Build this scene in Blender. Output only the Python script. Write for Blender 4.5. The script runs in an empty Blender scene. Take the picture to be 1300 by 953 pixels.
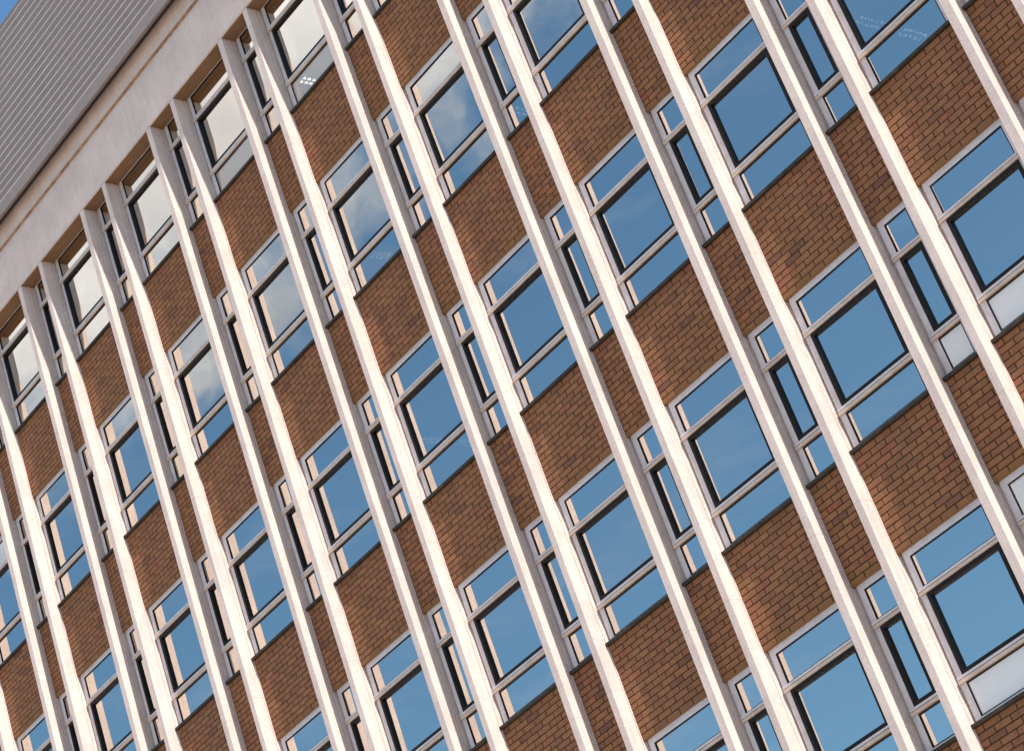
import bpy, bmesh, math, random
from mathutils import Matrix, Vector
random.seed(7)
S = bpy.context.scene
COL = S.collection

# ------------------------------------------------------------------ camera
cam_d = bpy.data.cameras.new('camera'); cam = bpy.data.objects.new('camera', cam_d); COL.objects.link(cam)
S.camera = cam
RX = Vector((0.58461538, 0.74954866, -0.31048616))
RY = Vector((-0.55517321, 0.09052763, -0.82679348))
RZ = Vector((-0.59161437, 0.65572978, 0.46905318))
m = Matrix.Identity(4)
for i in range(3):
    m[i][0] = RX[i]; m[i][1] = -RY[i]; m[i][2] = -RZ[i]
m[0][3], m[1][3], m[2][3] = 10.9098, -18.7202, -9.3815
cam.matrix_world = m
cam_d.sensor_fit = 'HORIZONTAL'; cam_d.sensor_width = 36.0
cam_d.lens = 36.0 * 2966.8157 / 1300.0
cam_d.shift_x = 0.0; cam_d.shift_y = -44.5 / 1300.0
cam_d.clip_start = 0.1; cam_d.clip_end = 3000
S.render.resolution_x = 1024; S.render.resolution_y = 750

# ------------------------------------------------------------------ sky, sun, exposure
SUN = Vector((1.0, -0.188, 1.52)).normalized()
W = bpy.data.worlds.new("World"); S.world = W; W.use_nodes = True
nt = W.node_tree; N = nt.nodes; L = nt.links; N.clear()
out = N.new('ShaderNodeOutputWorld'); bg = N.new('ShaderNodeBackground')
sky = N.new('ShaderNodeTexSky'); sky.sky_type = 'NISHITA'; sky.sun_disc = False
sky.sun_elevation = math.asin(SUN.z); sky.sun_rotation = math.atan2(SUN.x, SUN.y)
sky.air_density = 1.0; sky.dust_density = 0.6; sky.ozone_density = 2.0
SKY_STRENGTH = 0.105
def wmath(op, a, b=None, c=None, clamp=False):
    n = N.new('ShaderNodeMath'); n.operation = op; n.use_clamp = clamp
    for i, v in enumerate((a, b, c)):
        if v is None: continue
        if isinstance(v, (int, float)): n.inputs[i].default_value = v
        else: L.new(v, n.inputs[i])
    return n.outputs[0]
def wmap(v, a, b, c=0.0, d=1.0):
    n = N.new('ShaderNodeMapRange'); n.interpolation_type = 'SMOOTHSTEP'
    L.new(v, n.inputs[0])
    for i, k in enumerate((a, b, c, d)): n.inputs[i+1].default_value = k
    return n.outputs[0]
tc = N.new('ShaderNodeTexCoord'); sx = N.new('ShaderNodeSeparateXYZ'); L.new(tc.outputs['Generated'], sx.inputs[0])
x, y, z = sx.outputs
n1 = N.new('ShaderNodeTexNoise'); n1.inputs['Scale'].default_value = 15; n1.inputs['Detail'].default_value = 7; n1.inputs['Roughness'].default_value = .55
L.new(tc.outputs['Generated'], n1.inputs[0])
n2 = N.new('ShaderNodeTexNoise'); n2.inputs['Scale'].default_value = 9; n2.inputs['Detail'].default_value = 5
L.new(tc.outputs['Generated'], n2.inputs[0])
# a bank of cloud fills the high sky behind the photographer; its ragged lower edge
edge = wmath('SUBTRACT', z, wmath('MULTIPLY_ADD', x, 0.40, 0.779))
edge = wmath('ADD', edge, wmath('MULTIPLY', wmath('SUBTRACT', n1.outputs[0], 0.5), 0.15))
bank = wmap(edge, -0.030, 0.026)
side = wmap(y, -0.30, 0.05, 1.0, 0.0)
bank = wmath('MULTIPLY', bank, side)
mpw = N.new('ShaderNodeMapping'); mpw.inputs['Rotation'].default_value = (0.3, 0.5, 0.2); mpw.inputs['Scale'].default_value = (1, 1.6, 5.5)
L.new(tc.outputs['Generated'], mpw.inputs[0])
n3 = N.new('ShaderNodeTexNoise'); n3.inputs['Scale'].default_value = 5; n3.inputs['Detail'].default_value = 6; n3.inputs['Roughness'].default_value = .6
L.new(mpw.outputs[0], n3.inputs[0])
wisp = wmap(n3.outputs[0], 0.48, 0.80, 0.0, 0.24)
wisp = wmath('MULTIPLY', wisp, side)
mask = wmath('MAXIMUM', bank, wisp)
cr = N.new('ShaderNodeValToRGB'); L.new(wmap(edge, -0.01, 0.13), cr.inputs[0])
cr.color_ramp.elements[0].color = (4.9, 5.2, 5.6, 1); cr.color_ramp.elements[1].color = (10.9, 10.2, 10.2, 1)
mulc = N.new('ShaderNodeVectorMath'); mulc.operation = 'SCALE'; L.new(cr.outputs[0], mulc.inputs[0])
L.new(wmap(n2.outputs[0], 0.3, 0.7, 0.72, 1.12), mulc.inputs['Scale'])
tint = N.new('ShaderNodeMix'); tint.data_type = 'RGBA'; tint.blend_type = 'MULTIPLY'; tint.inputs[0].default_value = 1.0
L.new(sky.outputs[0], tint.inputs['A']); tint.inputs['B'].default_value = (0.71, 1.0, 1.07, 1)
mx = N.new('ShaderNodeMix'); mx.data_type = 'RGBA'; L.new(mask, mx.inputs[0]); L.new(tint.outputs['Result'], mx.inputs['A']); L.new(mulc.outputs[0], mx.inputs['B'])
L.new(mx.outputs['Result'], bg.inputs[0]); bg.inputs[1].default_value = SKY_STRENGTH
L.new(bg.outputs[0], out.inputs[0])

sun_d = bpy.data.lights.new('sun', 'SUN'); sun = bpy.data.objects.new('sun', sun_d); COL.objects.link(sun)
sun_d.energy = 5.0; sun_d.angle = math.radians(0.53); sun_d.color = (1.0, 0.925, 0.845)
sun.rotation_euler = SUN.to_track_quat('Z', 'Y').to_euler()
sun.location = (20, -20, 40)
S.view_settings.view_transform = 'Standard'; S.view_settings.look = 'None'
S.view_settings.exposure = 0.90; S.view_settings.gamma = 1; S.view_settings.use_curve_mapping = False

# ------------------------------------------------------------------ helpers
def box(bm, x0, x1, y0, y1, z0, z1, mi=0, skip=()):
    vs = [bm.verts.new((a, b, c)) for a in (x0, x1) for b in (y0, y1) for c in (z0, z1)]
    fs = {'x0': (0,1,3,2), 'x1': (4,6,7,5), 'y0': (0,4,5,1), 'y1': (2,3,7,6), 'z0': (0,2,6,4), 'z1': (1,5,7,3)}
    r = []
    for k, f in fs.items():
        if k in skip: continue
        F = bm.faces.new([vs[i] for i in f]); F.material_index = mi; r.append(F)
    return r
def finish(bm, name, mats, bevel=0):
    if bevel:
        bmesh.ops.bevel(bm, geom=list(bm.edges), offset=bevel, segments=1, affect='EDGES', clamp_overlap=True)
    bmesh.ops.recalc_face_normals(bm, faces=bm.faces)
    me = bpy.data.meshes.new(name); bm.to_mesh(me); bm.free()
    for mm in mats: me.materials.append(mm)
    return me
def link(name, me, parent=None, loc=(0, 0, 0)):
    o = bpy.data.objects.new(name, me); COL.objects.link(o); o.location = loc
    if parent: o.parent = parent
    return o

# ------------------------------------------------------------------ materials
def new_mat(name, base=(.5, .5, .5), rough=.8, metal=0):
    mt = bpy.data.materials.new(name); mt.use_nodes = True
    b = mt.node_tree.nodes['Principled BSDF']
    b.inputs['Base Color'].default_value = (*base, 1); b.inputs['Roughness'].default_value = rough
    b.inputs['Metallic'].default_value = metal
    return mt, mt.node_tree.nodes, mt.node_tree.links, b
def node(N, t, **k):
    n = N.new(t)
    for a, v in k.items():
        if a in n.inputs.keys(): n.inputs[a].default_value = v
        else: setattr(n, a, v)
    return n
def mixc(N, L, fac, A, B, blend='MIX'):
    n = N.new('ShaderNodeMix'); n.data_type = 'RGBA'; n.blend_type = blend
    for k, v in ((0, fac), ('A', A), ('B', B)):
        if isinstance(v, (int, float)): n.inputs[k].default_value = v
        elif isinstance(v, tuple): n.inputs[k].default_value = (*v, 1)
        else: L.new(v, n.inputs[k])
    return n.outputs['Result']
def maprange(N, L, v, a, b, c=0., d=1.):
    n = N.new('ShaderNodeMapRange'); n.interpolation_type = 'SMOOTHSTEP'; L.new(v, n.inputs[0])
    for i, k in enumerate((a, b, c, d)): n.inputs[i+1].default_value = k
    return n.outputs[0]
def nmath(N, L, op, a, b=None, c=None):
    n = N.new('ShaderNodeMath'); n.operation = op
    for i, v in enumerate((a, b, c)):
        if v is None: continue
        if isinstance(v, (int, float)): n.inputs[i].default_value = v
        else: L.new(v, n.inputs[i])
    return n.outputs[0]
def noise(N, L, vec, scale, detail=5, rough=.55, sc=None):
    if sc:
        mp = N.new('ShaderNodeMapping'); L.new(vec, mp.inputs[0]); mp.inputs['Scale'].default_value = sc; vec = mp.outputs[0]
    n = N.new('ShaderNodeTexNoise'); L.new(vec, n.inputs[0]); n.inputs['Scale'].default_value = scale
    n.inputs['Detail'].default_value = detail; n.inputs['Roughness'].default_value = rough
    return n.outputs[0]

CONC = (0.588, 0.476, 0.428)
def concrete(name, base=CONC, stain=False, streak=.5):
    mt, N, L, b = new_mat(name, base, .85)
    g = N.new('ShaderNodeNewGeometry').outputs['Position']
    a = noise(N, L, g, 2.2, 6, .6); f = noise(N, L, g, 38, 4, .6); st = noise(N, L, g, 3.0, 5, .6, (4.5, 4.5, .35))
    pit = noise(N, L, g, 95, 2, .5)
    v = nmath(N, L, 'ADD', maprange(N, L, a, .3, .7, -.08, .07), maprange(N, L, f, .3, .7, -.09, .07))
    v = nmath(N, L, 'ADD', v, maprange(N, L, st, .35, .7, .06*streak, -.16*streak))
    v = nmath(N, L, 'ADD', v, maprange(N, L, pit, .68, .74, 0, -.10))
    v = nmath(N, L, 'ADD', v, 1.0)
    col = N.new('ShaderNodeVectorMath'); col.operation = 'SCALE'; col.inputs[0].default_value = base; L.new(v, col.inputs['Scale'])
    c = col.outputs[0]
    blot = noise(N, L, g, 1.1, 4, .6)
    c = mixc(N, L, maprange(N, L, blot, .5, .75, 0, .35), c, tuple(q*k for q, k in zip(base, (.98, .90, .84))))
    if not stain and base == CONC:
        sp = N.new('ShaderNodeSeparateXYZ'); L.new(g, sp.inputs[0])
        jd = nmath(N, L, 'ABSOLUTE', nmath(N, L, 'SUBTRACT', nmath(N, L, 'MODULO', nmath(N, L, 'ADD', sp.outputs[2], 31.5 + .60), 3.15), .004))
        jk = nmath(N, L, 'MULTIPLY', maprange(N, L, jd, .002, .006, 1, 0), .4)
        c = mixc(N, L, jk, c, (.20, .15, .12))
        vein = maprange(N, L, noise(N, L, g, 7, 7, .7), .50, .56, 0, 1); vein = nmath(N, L, 'MULTIPLY', vein, maprange(N, L, noise(N, L, g, 7, 7, .7), .56, .62, 1, 0))
        c = mixc(N, L, nmath(N, L, 'MULTIPLY', vein, .12), c, (.36, .29, .25))
    if stain:
        sp = N.new('ShaderNodeSeparateXYZ'); L.new(g, sp.inputs[0]); zz = sp.outputs[2]
        nn = noise(N, L, g, 5, 5, .65, (1, 1, 2.5)); wob = maprange(N, L, nn, .3, .75, .0, 1.0)
        for zc, up, dn, amt in ((12.235, .09, .16, .45), (12.62, .01, .055, .8), (11.31, .07, .01, .5)):
            d = nmath(N, L, 'SUBTRACT', zz, zc)
            hi = maprange(N, L, d, 0, up, 1, 0); lo = maprange(N, L, d, -dn, 0, 0, 1)
            k = nmath(N, L, 'MULTIPLY', hi, lo); k = nmath(N, L, 'POWER', k, 1.6)
            k = nmath(N, L, 'MULTIPLY', nmath(N, L, 'MULTIPLY', k, nmath(N, L, 'MULTIPLY_ADD', wob, .7, .3)), amt)
            c = mixc(N, L, k, c, (.33, .19, .10))
    L.new(c, b.inputs['Base Color'])
    bp = N.new('ShaderNodeBump'); bp.inputs['Strength'].default_value = .25; bp.inputs['Distance'].default_value = .004
    L.new(noise(N, L, g, 60, 5, .65), bp.inputs['Height']); L.new(bp.outputs[0], b.inputs['Normal'])
    return mt
M_fin = concrete('precast_concrete'); M_fascia = concrete('fascia_concrete', stain=True, streak=.35)
M_core = concrete('concrete_inner', (.50, .44, .41))
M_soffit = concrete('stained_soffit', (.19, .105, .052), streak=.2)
M_rust, N_, L_, b_ = new_mat('rust_stained_groove', (.40, .22, .12), .9)
g_ = N_.new('ShaderNodeNewGeometry').outputs['Position']
L_.new(mixc(N_, L_, maprange(N_, L_, noise(N_, L_, g_, 7, 5), .35, .7), (.46, .27, .16), (.28, .15, .085)), b_.inputs['Base Color'])

M_brick, N_, L_, b_ = new_mat('brown_brick', (.3, .15, .08), .9)
at = N_.new('ShaderNodeAttribute'); at.attribute_name = 'bid'; oi = N_.new('ShaderNodeObjectInfo')
cmb = N_.new('ShaderNodeCombineXYZ'); L_.new(at.outputs['Fac'], cmb.inputs[0]); L_.new(oi.outputs['Random'], cmb.inputs[1])
wn = N_.new('ShaderNodeTexWhiteNoise'); wn.noise_dimensions = '3D'; L_.new(cmb.outputs[0], wn.inputs['Vector'])
rp = N_.new('ShaderNodeValToRGB'); L_.new(wn.outputs['Value'], rp.inputs[0]); rp.color_ramp.interpolation = 'LINEAR'
els = [(0, (.140, .060, .039)), (.05, (.195, .082, .039)), (.35, (.216, .093, .041)), (.6, (.230, .100, .043)), (.87, (.245, .107, .043)), (.95, (.256, .097, .045)), (1, (.230, .078, .041))]
while len(rp.color_ramp.elements) < len(els): rp.color_ramp.elements.new(.5)
for e, (p, c) in zip(rp.color_ramp.elements, els): e.position = p; e.color = (*c, 1)
g_ = N_.new('ShaderNodeNewGeometry').outputs['Position']
fine = noise(N_, L_, g_, 55, 5, .65); mid = noise(N_, L_, g_, 11, 4, .6); big = noise(N_, L_, g_, 1.3, 3, .6)
v = nmath(N_, L_, 'ADD', maprange(N_, L_, fine, .3, .7, -.11, .10), maprange(N_, L_, mid, .3, .7, -.14, .12))
v = nmath(N_, L_, 'ADD', v, maprange(N_, L_, big, .3, .7, .93, 1.07))
sc = N_.new('ShaderNodeVectorMath'); sc.operation = 'SCALE'; L_.new(rp.outputs[0], sc.inputs[0]); L_.new(v, sc.inputs['Scale'])
# rusty run-off stain along the lowest course, over the steel lintel
ob = N_.new('ShaderNodeTexCoord'); so = N_.new('ShaderNodeSeparateXYZ'); L_.new(ob.outputs['Object'], so.inputs[0])
k1 = maprange(N_, L_, nmath(N_, L_, 'MODULO', nmath(N_, L_, 'ADD', so.outputs[2], 100*3.15), 3.15), 1.915, 2.06, 1, 0)
k1 = nmath(N_, L_, 'MULTIPLY', k1, maprange(N_, L_, noise(N_, L_, g_, 4, 4), .3, .65, .35, .95))
L_.new(mixc(N_, L_, k1, sc.outputs[0], (.185, .085, .026)), b_.inputs['Base Color'])
bp = N_.new('ShaderNodeBump'); bp.inputs['Strength'].default_value = .5; bp.inputs['Distance'].default_value = .004
L_.new(fine, bp.inputs['Height']); L_.new(bp.outputs[0], b_.inputs['Normal'])
M_mortar, *_ = new_mat('dark_mortar', (.050, .026, .013), .95)
M_lintel, *_ = new_mat('brown_lintel', (.20, .10, .035), .7)

M_sill, N_, L_, b_ = new_mat('dark_stone_sill', (.10, .085, .07), .7)
b_.inputs['Specular IOR Level'].default_value = .2
g_ = N_.new('ShaderNodeNewGeometry').outputs['Position']
L_.new(mixc(N_, L_, maprange(N_, L_, noise(N_, L_, g_, 9, 5), .3, .7), (.028, .022, .016), (.050, .038, .028)), b_.inputs['Base Color'])
def painted(name, c1, c2, rough):
    mt, N, L, b = new_mat(name, c1, rough)
    g = N.new('ShaderNodeNewGeometry').outputs['Position']
    L.new(mixc(N, L, maprange(N, L, noise(N, L, g, 6, 5, .65), .35, .75), c1, c2), b.inputs['Base Color'])
    return mt
M_frame = painted('white_painted_frame', (.56, .52, .535), (.46, .425, .42), .45)
M_transom = painted('cream_transom', (.53, .43, .35), (.42, .32, .245), .45)
M_dark, *_ = new_mat('black_casement_frame', (.006, .0045, .0045), .55)
M_dark.node_tree.nodes['Principled BSDF'].inputs['Specular IOR Level'].default_value = .22
M_line, *_ = new_mat('brown_transom_groove', (.16, .095, .055), .8)
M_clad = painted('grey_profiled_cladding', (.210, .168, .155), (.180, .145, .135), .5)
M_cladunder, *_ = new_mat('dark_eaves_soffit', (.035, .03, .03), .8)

def glass(name, body_col=None, tr=.10):
    mt = bpy.data.materials.new(name); mt.use_nodes = True; N = mt.node_tree.nodes; L = mt.node_tree.links; N.clear()
    o = N.new('ShaderNodeOutputMaterial'); gl = N.new('ShaderNodeBsdfGlossy'); gl.inputs['Roughness'].default_value = 0.0
    gl.inputs['Color'].default_value = (.70, .662, .598, 1)
    g = N.new('ShaderNodeNewGeometry').outputs['Position']
    bp = N.new('ShaderNodeBump'); bp.inputs['Strength'].default_value = .10; bp.inputs['Distance'].default_value = .02
    L.new(noise(N, L, g, .9, 2, .5), bp.inputs['Height']); L.new(bp.outputs[0], gl.inputs['Normal'])
    if body_col:
        t = N.new('ShaderNodeBsdfDiffuse'); t.inputs['Color'].default_value = (*body_col, 1)
        if name.startswith('grey'):
            tp = N.new('ShaderNodeBsdfTransparent'); mt2 = N.new('ShaderNodeMixShader'); mt2.inputs[0].default_value = .3
            L.new(t.outputs[0], mt2.inputs[1]); L.new(tp.outputs[0], mt2.inputs[2]); t = mt2
        mxs = N.new('ShaderNodeMixShader'); mxs.inputs[0].default_value = tr
    else:
        t = N.new('ShaderNodeBsdfTransparent'); t.inputs['Color'].default_value = (.55, .62, .66, 1)
        mxs = N.new('ShaderNodeMixShader'); mxs.inputs[0].default_value = tr
    L.new(gl.outputs[0], mxs.inputs[1]); L.new(t.outputs[0], mxs.inputs[2]); L.new(mxs.outputs[0], o.inputs[0])
    return mt
M_glass = glass('reflective_glass')
M_pale = glass('pale_glass', (.72, .69, .66), .88)  # pane in an even, mostly opaque off-white
M_greyrefl = glass('grey_reflection_glass', (.42, .40, .41), .72)  # grey reflection painted into the pane colour, partly see-through
M_int = painted('interior_plaster', (.30, .29, .28), (.25, .24, .23), .9)
M_tube, N_, L_, b_ = new_mat('lit_tube', (1, 1, 1), .5)
b_.inputs['Emission Color'].default_value = (1, .95, .86, 1); b_.inputs['Emission Strength'].default_value = 8
M_metal, *_ = new_mat('grey_metal', (.03, .03, .03), .9)

# ------------------------------------------------------------------ ground
M_ground, N_, L_, b_ = new_mat('pale_paving', (.36, .32, .29), .9)
g_ = N_.new('ShaderNodeNewGeometry').outputs['Position']
bt = N_.new('ShaderNodeTexBrick'); L_.new(g_, bt.inputs[0]); bt.inputs['Scale'].default_value = 1.0
bt.inputs['Color1'].default_value = (.40, .335, .285, 1); bt.inputs['Color2'].default_value = (.33, .275, .23, 1); bt.inputs['Mortar'].default_value = (.15, .13, .12, 1)
bt.inputs['Brick Width'].default_value = .6; bt.inputs['Row Height'].default_value = .6; bt.inputs['Mortar Size'].default_value = .006
L_.new(mixc(N_, L_, maprange(N_, L_, noise(N_, L_, g_, .6, 5), .3, .7, 0, .3), bt.outputs[0], (.24, .20, .17)), b_.inputs['Base Color'])
ZG = -11.0
bm = bmesh.new(); box(bm, -600, 600, -600, 600, ZG - .3, ZG)
gr = link('ground', finish(bm, 'ground', [M_ground])); gr['kind'] = 'structure'

# ------------------------------------------------------------------ the building
H = 3.15; BW = 2.0891
WB, XB0, XB1, XN1 = 1.29, 1.29, 1.40, 1.985       # wide opening, second fin, narrow opening end
YF, YW, YB = -.18, .054, .020                       # fin front, window frame face, brick face
ZT = 11.31                                          # underside of the fascia
B0, B1, R0, R1 = -12, 2, -3, 3
bld = bpy.data.objects.new('office_building', None); COL.objects.link(bld)
bld.location = (0, 0, ZG)
bld['label'] = 'office block of brown brick, tall white concrete fins and mirrored windows below grey ribbed cladding'
bld['category'] = 'building'
OFF = Vector((0, 0, -ZG))
def part(name, me, loc=(0, 0, 0), parent=None):
    if parent is None: return link(name, me, bld, Vector(loc) + OFF)
    return link(name, me, parent, loc)

# fins: storey-high precast pieces with fine open joints, on an inner strip
def fin_mesh(x0, x1):
    bm = bmesh.new()
    box(bm, x0, x1, YF, -.002, ZG, ZT - .001)
    box(bm, x0, x1, .007, .30, ZG, ZT - .001)
    bmesh.ops.bevel(bm, geom=list(bm.edges), offset=.004, segments=1, affect='EDGES', clamp_overlap=True)
    box(bm, x0 + .012, x1 - .012, YF + .02, .32, ZG, ZT - .002, 1)
    return finish(bm, 'concrete_fin', [M_fin, M_core])
mA, mB = fin_mesh(-.10, 0.), fin_mesh(XB0, XB1)
for b in range(B0, B1+1):
    part('concrete_fin', mA, (b*BW, 0, 0))
    if b < B1: part('concrete_fin', mB, (b*BW, 0, 0))

# brick panels
def brick_bm(bm, w, ox=0, oz=0, lay=None):
    L0 = .225; n = 16; rnd = random.Random(int(w*100))
    box(bm, ox + .0, ox + w, YB + .012, .20, oz - 1.237, oz - .030, 1)
    for r in range(n):
        z0 = -1.238 + r*.075 + .002; z1 = z0 + .0625
        x = 0 if r % 2 == 0 else -.1125
        while x < w:
            a, b = max(x + .0, 0.0), min(x + .213, w)
            if b - a > .02:
                j = rnd.uniform(-.0015, .0015); zj = rnd.uniform(-.001, .001)
                fs = []
                c = .003; y0 = YB + j
                A = [(a, z0+zj), (b, z0+zj), (b, z1+zj), (a, z1+zj)]
                I = [(a+c, z0+c+zj), (b-c, z0+c+zj), (b-c, z1-c+zj), (a+c, z1-c+zj)]
                va = [bm.verts.new((ox+p, YB+.03, oz+q)) for p, q in A]
                vb = [bm.verts.new((ox+p, y0+c, oz+q)) for p, q in A]
                vc = [bm.verts.new((ox+p, y0, oz+q)) for p, q in I]
                for i in range(4):
                    k = (i+1) % 4
                    fs.append(bm.faces.new((va[i], va[k], vb[k], vb[i]))); fs.append(bm.faces.new((vb[i], vb[k], vc[k], vc[i])))
                fs.append(bm.faces.new(vc))
                rid = rnd.random()*100
                for f in fs: f[lay] = rid
            x += L0
    # brick-coloured lintel strip closing the underside
    box(bm, ox, ox + w, YB + .004, .13, oz - 1.2445, oz - 1.2375, 2)
def sill_bm(bm, w, ox=0, oz=0):
    # weathered coping: front nose and a slope back to the window
    y0 = -.022
    pts = [(y0, -.048), (y0, -.010), (.056, .012), (.056, -.048)]
    a = [bm.verts.new((ox + .003, p, oz + q)) for p, q in pts]; b = [bm.verts.new((ox + w - .003, p, oz + q)) for p, q in pts]
    bm.faces.new(a); bm.faces.new(b)
    for i in range(4): bm.faces.new((a[i], a[(i+1) % 4], b[(i+1) % 4], b[i]))
def ring(bm, x0, x1, z0, z1, w, y0, y1, mi=0):
    box(bm, x0, x0+w, y0, y1, z0, z1, mi); box(bm, x1-w, x1, y0, y1, z0, z1, mi)
    box(bm, x0+w, x1-w, y0, y1, z0, z0+w, mi); box(bm, x0+w, x1-w, y0, y1, z1-w, z1, mi)
JL, JR = .112, .146
STRIP = .036
Z_T1, Z_T2, Z_HD = (1.394, 1.474), (.402, .485), 1.834
def frame_bm(bm, w, ox=0, oz=0):
    B = lambda x0, x1, y0, y1, z0, z1, mi=0: box(bm, ox+x0, ox+x1, y0, y1, oz+z0, oz+z1, mi)
    B(.001, STRIP - .001, .088, .16, 0, 1.908, 3); B(w-STRIP + .001, w-.001, .088, .16, 0, 1.908, 3)   # concrete returns
    B(STRIP, JL, YW, .16, 0, 1.908); B(w-JR, w-STRIP, YW, .16, 0, 1.908)
    B(JL, w-JR, YW, .16, Z_HD, 1.908); B(JL, w-JR, YW, .16, 0, .03)
    for a, b in (Z_T1, Z_T2):
        B(JL, w-JR, YW+.002, .16, a, b, 4)
        B(STRIP + .002, w-STRIP - .002, YW - .018, YW-.001, b-.028, b-.002, 0)     # upper bead
        B(STRIP + .002, w-STRIP - .002, YW - .022, YW-.001, a+.008, b-.037, 1)     # lower bead
    for a, b in ((Z_T1[1], Z_HD), (.03, Z_T2[0])):
        ring(bm, ox+JL, ox+w-JR, oz+a, oz+b, .013, YW+.002, .075, 2)
def casement_bm(bm, w, ox=0, oz=0, mi=0):
    ring(bm, ox+JL+.002, ox+w-JR-.002, oz+Z_T2[1]+.001, oz+Z_T1[0]-.001, .041, .042, .088, mi)
def pane_bm(bm, x0, x1, z0, z1, y, mi=0): box(bm, x0, x1, y, y+.006, z0, z1, mi)
def panes(w):
    return {'upper_pane': (JL+.010, w-JR-.010, Z_T1[1]+.010, Z_HD-.010, .068),
            'casement_pane': (JL+.038, w-JR-.038, Z_T2[1]+.038, Z_T1[0]-.038, .078),
            'lower_pane': (JL+.010, w-JR-.010, .038, Z_T2[0]-.010, .068)}
kinds = {}
for key, w in (('wide', WB), ('narrow', XN1 - XB1)):
    d = {}
    bm = bmesh.new(); lay = bm.faces.layers.float.new('bid'); brick_bm(bm, w, lay=lay)
    d['brick'] = finish(bm, 'brick_panel', [M_brick, M_mortar, M_lintel])
    bm = bmesh.new(); sill_bm(bm, w); d['sill'] = finish(bm, 'sill', [M_sill])
    bm = bmesh.new(); frame_bm(bm, w); d['frame'] = finish(bm, 'window', [M_frame, M_transom, M_dark, M_fin, M_line])
    bm = bmesh.new(); casement_bm(bm, w); d['casement'] = finish(bm, 'casement', [M_dark])
    for n, q in panes(w).items():
        cx, cz = (q[0]+q[1])/2, (q[2]+q[3])/2
        for mname, mm in (('', M_glass), ('pale', M_pale), ('grey', M_greyrefl)):
            bm = bmesh.new(); pane_bm(bm, q[0]-cx, q[1]-cx, q[2]-cz, q[3]-cz, 0)
            d[n+mname] = finish(bm, n, [mm])
        d[n+'_c'] = (cx, q[4], cz)
    kinds[key] = d
special = {(0, 0, 'wide', 'lower_pane'): 'pale', (0, -1, 'narrow', 'lower_pane'): 'pale', (-1, 0, 'wide', 'lower_pane'): 'pale',
           (-1, -1, 'wide', 'lower_pane'): 'pale', (-1, -1, 'narrow', 'upper_pane'): 'pale', (0, 0, 'narrow', 'lower_pane'): 'pale',
           (3, -4, 'wide', 'lower_pane'): 'grey', (3, -5, 'wide', 'lower_pane'): 'grey'}
def px(p):
    v = Vector(p) - Vector(m.translation); return (650 + 2966.8*v.dot(RX)/v.dot(RZ), 432 + 2966.8*v.dot(RY)/v.dot(RZ))
cells = []
for r in range(R0, R1+1):
    for b in range(B0, B1):
        for key, x0, w in (('wide', 0, WB), ('narrow', XB1, XN1-XB1)):
            u, v = px((b*BW + x0 + w/2, 0, r*H + .4))
            d = math.hypot(max(0, abs(u-650)-650), max(0, abs(v-476)-476))
            cells.append((d, r, b, key, x0, w))
cells.sort(key=lambda c: c[0])
rnd = random.Random(3)
rest = cells[96:]
for d, r, b, key, x0, w in cells[:96]:
    K = kinds[key]; loc = (b*BW + x0, 0, r*H)
    part('brick_panel', K['brick'], loc); part('sill', K['sill'], loc)
    win = part('window', K['frame'], loc)
    part('casement', K['casement'], (0, 0, 0), win)
    for n in ('upper_pane', 'casement_pane', 'lower_pane'):
        s = special.get((r, b, key, n), '')
        p = part(n, K[n + s], K[n+'_c'], win)
        p.rotation_euler = (math.radians(rnd.uniform(-.3, .3)), 0, math.radians(rnd.uniform(-.3, .3)))
        if s == 'pale': p['label'] = 'pale off-white pane'
        if s == 'grey': p['label'] = 'pane with a grey reflection put into its colour'
# the cells far outside the photograph, one part of each kind
bb, bs, bw_ = bmesh.new(), bmesh.new(), bmesh.new(); lay = bb.faces.layers.float.new('bid')
for d, r, b, key, x0, w in rest:
    ox, oz = b*BW + x0, r*H
    brick_bm(bb, w, ox, oz, lay); sill_bm(bs, w, ox, oz); frame_bm(bw_, w, ox, oz); casement_bm(bw_, w, ox, oz, 2)
    for q in panes(w).values(): pane_bm(bw_, ox+q[0], ox+q[1], oz+q[2], oz+q[3], q[4], 5)
for nm, bm_, mats in (('brick_panel', bb, [M_brick, M_mortar, M_lintel]), ('sill', bs, [M_sill]), ('window', bw_, [M_frame, M_transom, M_dark, M_fin, M_line, M_glass])):
    o = part(nm, finish(bm_, nm, mats)); o['kind'] = 'stuff'

XL, XR = B0*BW - .10, B1*BW
# fascia with the rust-stained double groove
bm = bmesh.new()
box(bm, XL, XR, YF, .30, ZT + .0, 12.197); box(bm, XL, XR, YF, .30, 12.268, 12.62)
bmesh.ops.bevel(bm, geom=list(bm.edges), offset=.005, segments=1, affect='EDGES')
part('fascia', finish(bm, 'fascia', [M_fascia]))
bm = bmesh.new()
box(bm, XL + .01, XR - .01, YF + .005, .28, 12.196, 12.269)
box(bm, XL + .01, XR - .01, YF - .003, YF + .006, 12.212, 12.226); box(bm, XL + .01, XR - .01, YF - .003, YF + .006, 12.240, 12.256)
part('fascia_groove', finish(bm, 'fascia_groove', [M_rust]))
# stained soffits over the top windows, one board per bay
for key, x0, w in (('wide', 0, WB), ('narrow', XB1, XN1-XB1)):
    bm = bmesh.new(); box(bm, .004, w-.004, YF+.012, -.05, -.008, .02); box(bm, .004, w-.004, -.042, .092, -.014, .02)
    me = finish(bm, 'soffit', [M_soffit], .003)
    for b in range(B0, B1): part('soffit', me, (b*BW + x0, 0, ZT))
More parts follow.
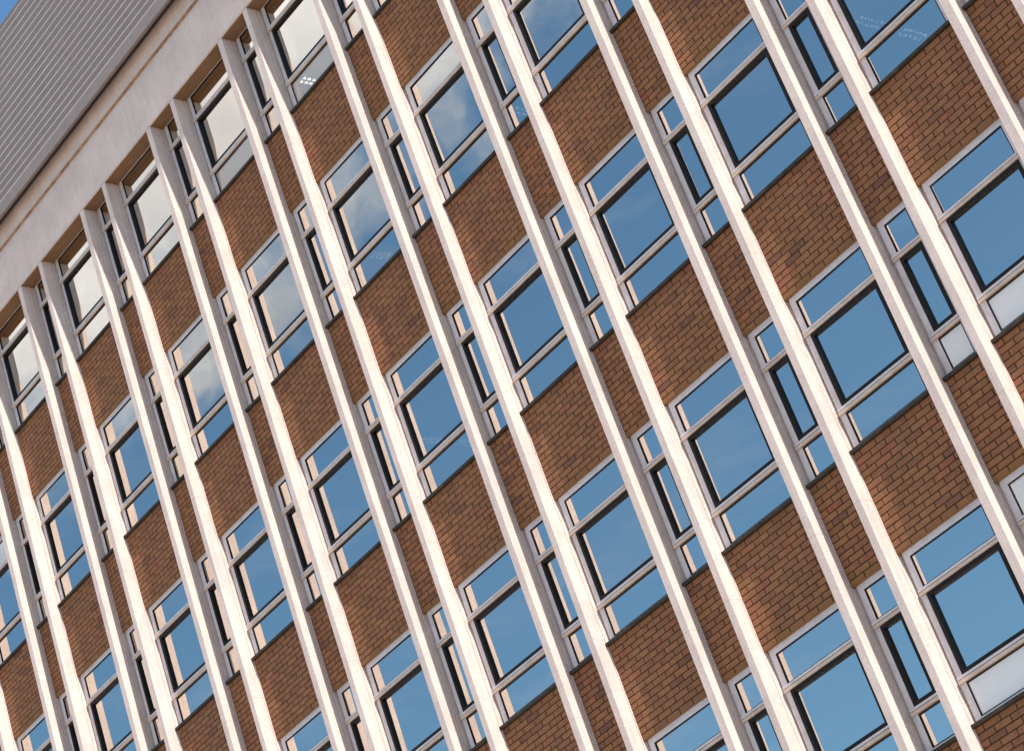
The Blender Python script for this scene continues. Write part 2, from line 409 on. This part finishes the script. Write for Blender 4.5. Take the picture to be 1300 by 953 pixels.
# profiled roof cladding: shallow sloping laps
YC = -.42; pitch = .1376; nrib = 20
bm = bmesh.new()
prof = [(YC+.06, 12.47), (YC+.008, 12.47), (YC, 12.47+.19)]
z = 12.47 + .19
for i in range(nrib):
    prof += [(YC+.012, z+.042), (YC, z+pitch)]
    z += pitch
prof[-1] = (YC, 15.37); prof += [(YC+.12, 15.385)]
prof = [p for i, p in enumerate(prof) if i == 0 or p[1] >= prof[i-1][1] or i > len(prof)-3]
va = [bm.verts.new((XL-.3, p, q)) for p, q in prof]; vb = [bm.verts.new((XR+.3, p, q)) for p, q in prof]
for i in range(len(prof)-1): bm.faces.new((va[i], va[i+1], vb[i+1], vb[i]))
box(bm, XL-.3, XR+.3, YC+.12, 9.0, 12.70, 15.383)
part('roof_cladding', finish(bm, 'roof_cladding', [M_clad]))
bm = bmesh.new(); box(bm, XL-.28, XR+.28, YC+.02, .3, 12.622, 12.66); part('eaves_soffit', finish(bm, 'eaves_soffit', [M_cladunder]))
# floors, cross walls, back and ends
for r in range(R0, R1+1):
    bm = bmesh.new(); box(bm, XL+.02, XR-.02, .33, 9.0, r*H - 1.15, r*H - .9)
    part('floor_slab', finish(bm, 'floor_slab', [M_int]))
bm = bmesh.new(); box(bm, XL+.02, XR-.02, .33, 9.0, ZT+.12, 12.6); part('floor_slab', finish(bm, 'floor_slab', [M_int]))
bm = bmesh.new(); box(bm, XL, XR, 9.0, 9.3, ZG, 12.69); part('back_wall', finish(bm, 'back_wall', [M_core]))
for xx in (XL - .3, XR):
    bm = bmesh.new(); box(bm, xx, xx+.3, YF+.02, 9.0, ZG, 12.60); part('end_wall', finish(bm, 'end_wall', [M_core]))
bm = bmesh.new(); box(bm, XL+.02, XR-.02, .205, .325, ZG, R0*H - 1.24); part('plinth', finish(bm, 'plinth', [M_core]))

# ------------------------------------------------------------------ ceiling lights seen through the glass
def make_light():
    root = bpy.data.objects.new('ceiling_light', None); COL.objects.link(root)
    bm = bmesh.new(); box(bm, -.09, .09, -.62, .62, -.03, 0); box(bm, -.09, -.08, -.62, .62, -.045, -.03); box(bm, .08, .09, -.62, .62, -.045, -.03)
    link('housing', finish(bm, 'housing', [M_metal]), root)
    bm = bmesh.new()
    for i in range(15): box(bm, -.08, .08, -.615 + i*.0878 - .005, -.615 + i*.0878 + .005, -.072, -.036)
    link('louvre', finish(bm, 'louvre', [M_metal]), root)
    for s in (-.043, .043):
        bm = bmesh.new()
        for i in range(14): bmesh.ops.create_cone(bm, cap_ends=True, segments=8, radius1=.019, radius2=.019, depth=.046, matrix=Matrix.Translation((s, -.571 + i*.0878, -.053)) @ Matrix.Rotation(math.pi/2, 4, 'X'))
        link('lamp_tube', finish(bm, 'lamp_tube', [M_tube]), root)
    return root
proto = make_light()
LT = [(-.65, 2.2, 1, 'lit ceiling light crossing a large casement at the upper right corner'),
      (-9.62, 1.55, 3, 'lit ceiling light behind the grey lower pane of a top-floor window'),
      (-9.71, 2.45, 2, 'lit ceiling light behind a lower pane one storey below the top floor, left of centre'),
      (-9.78, 2.25, 1, 'lit ceiling light crossing the casement and lower pane near the middle of the facade'),
      (-6.27, 2.25, 2, 'lit ceiling light glimpsed through a narrow window pane near the top centre')]
for i, (x_, y_, r, lab) in enumerate(LT):
    if i == 0: o = proto
    else:
        o = proto.copy(); COL.objects.link(o)
        for ch in list(proto.children):
            c = ch.copy(); COL.objects.link(c); c.parent = o
    o.location = (x_, y_, r*H + 1.99)
    o['label'] = lab; o['category'] = 'ceiling light'; o['group'] = 'office ceiling lights behind the glass'
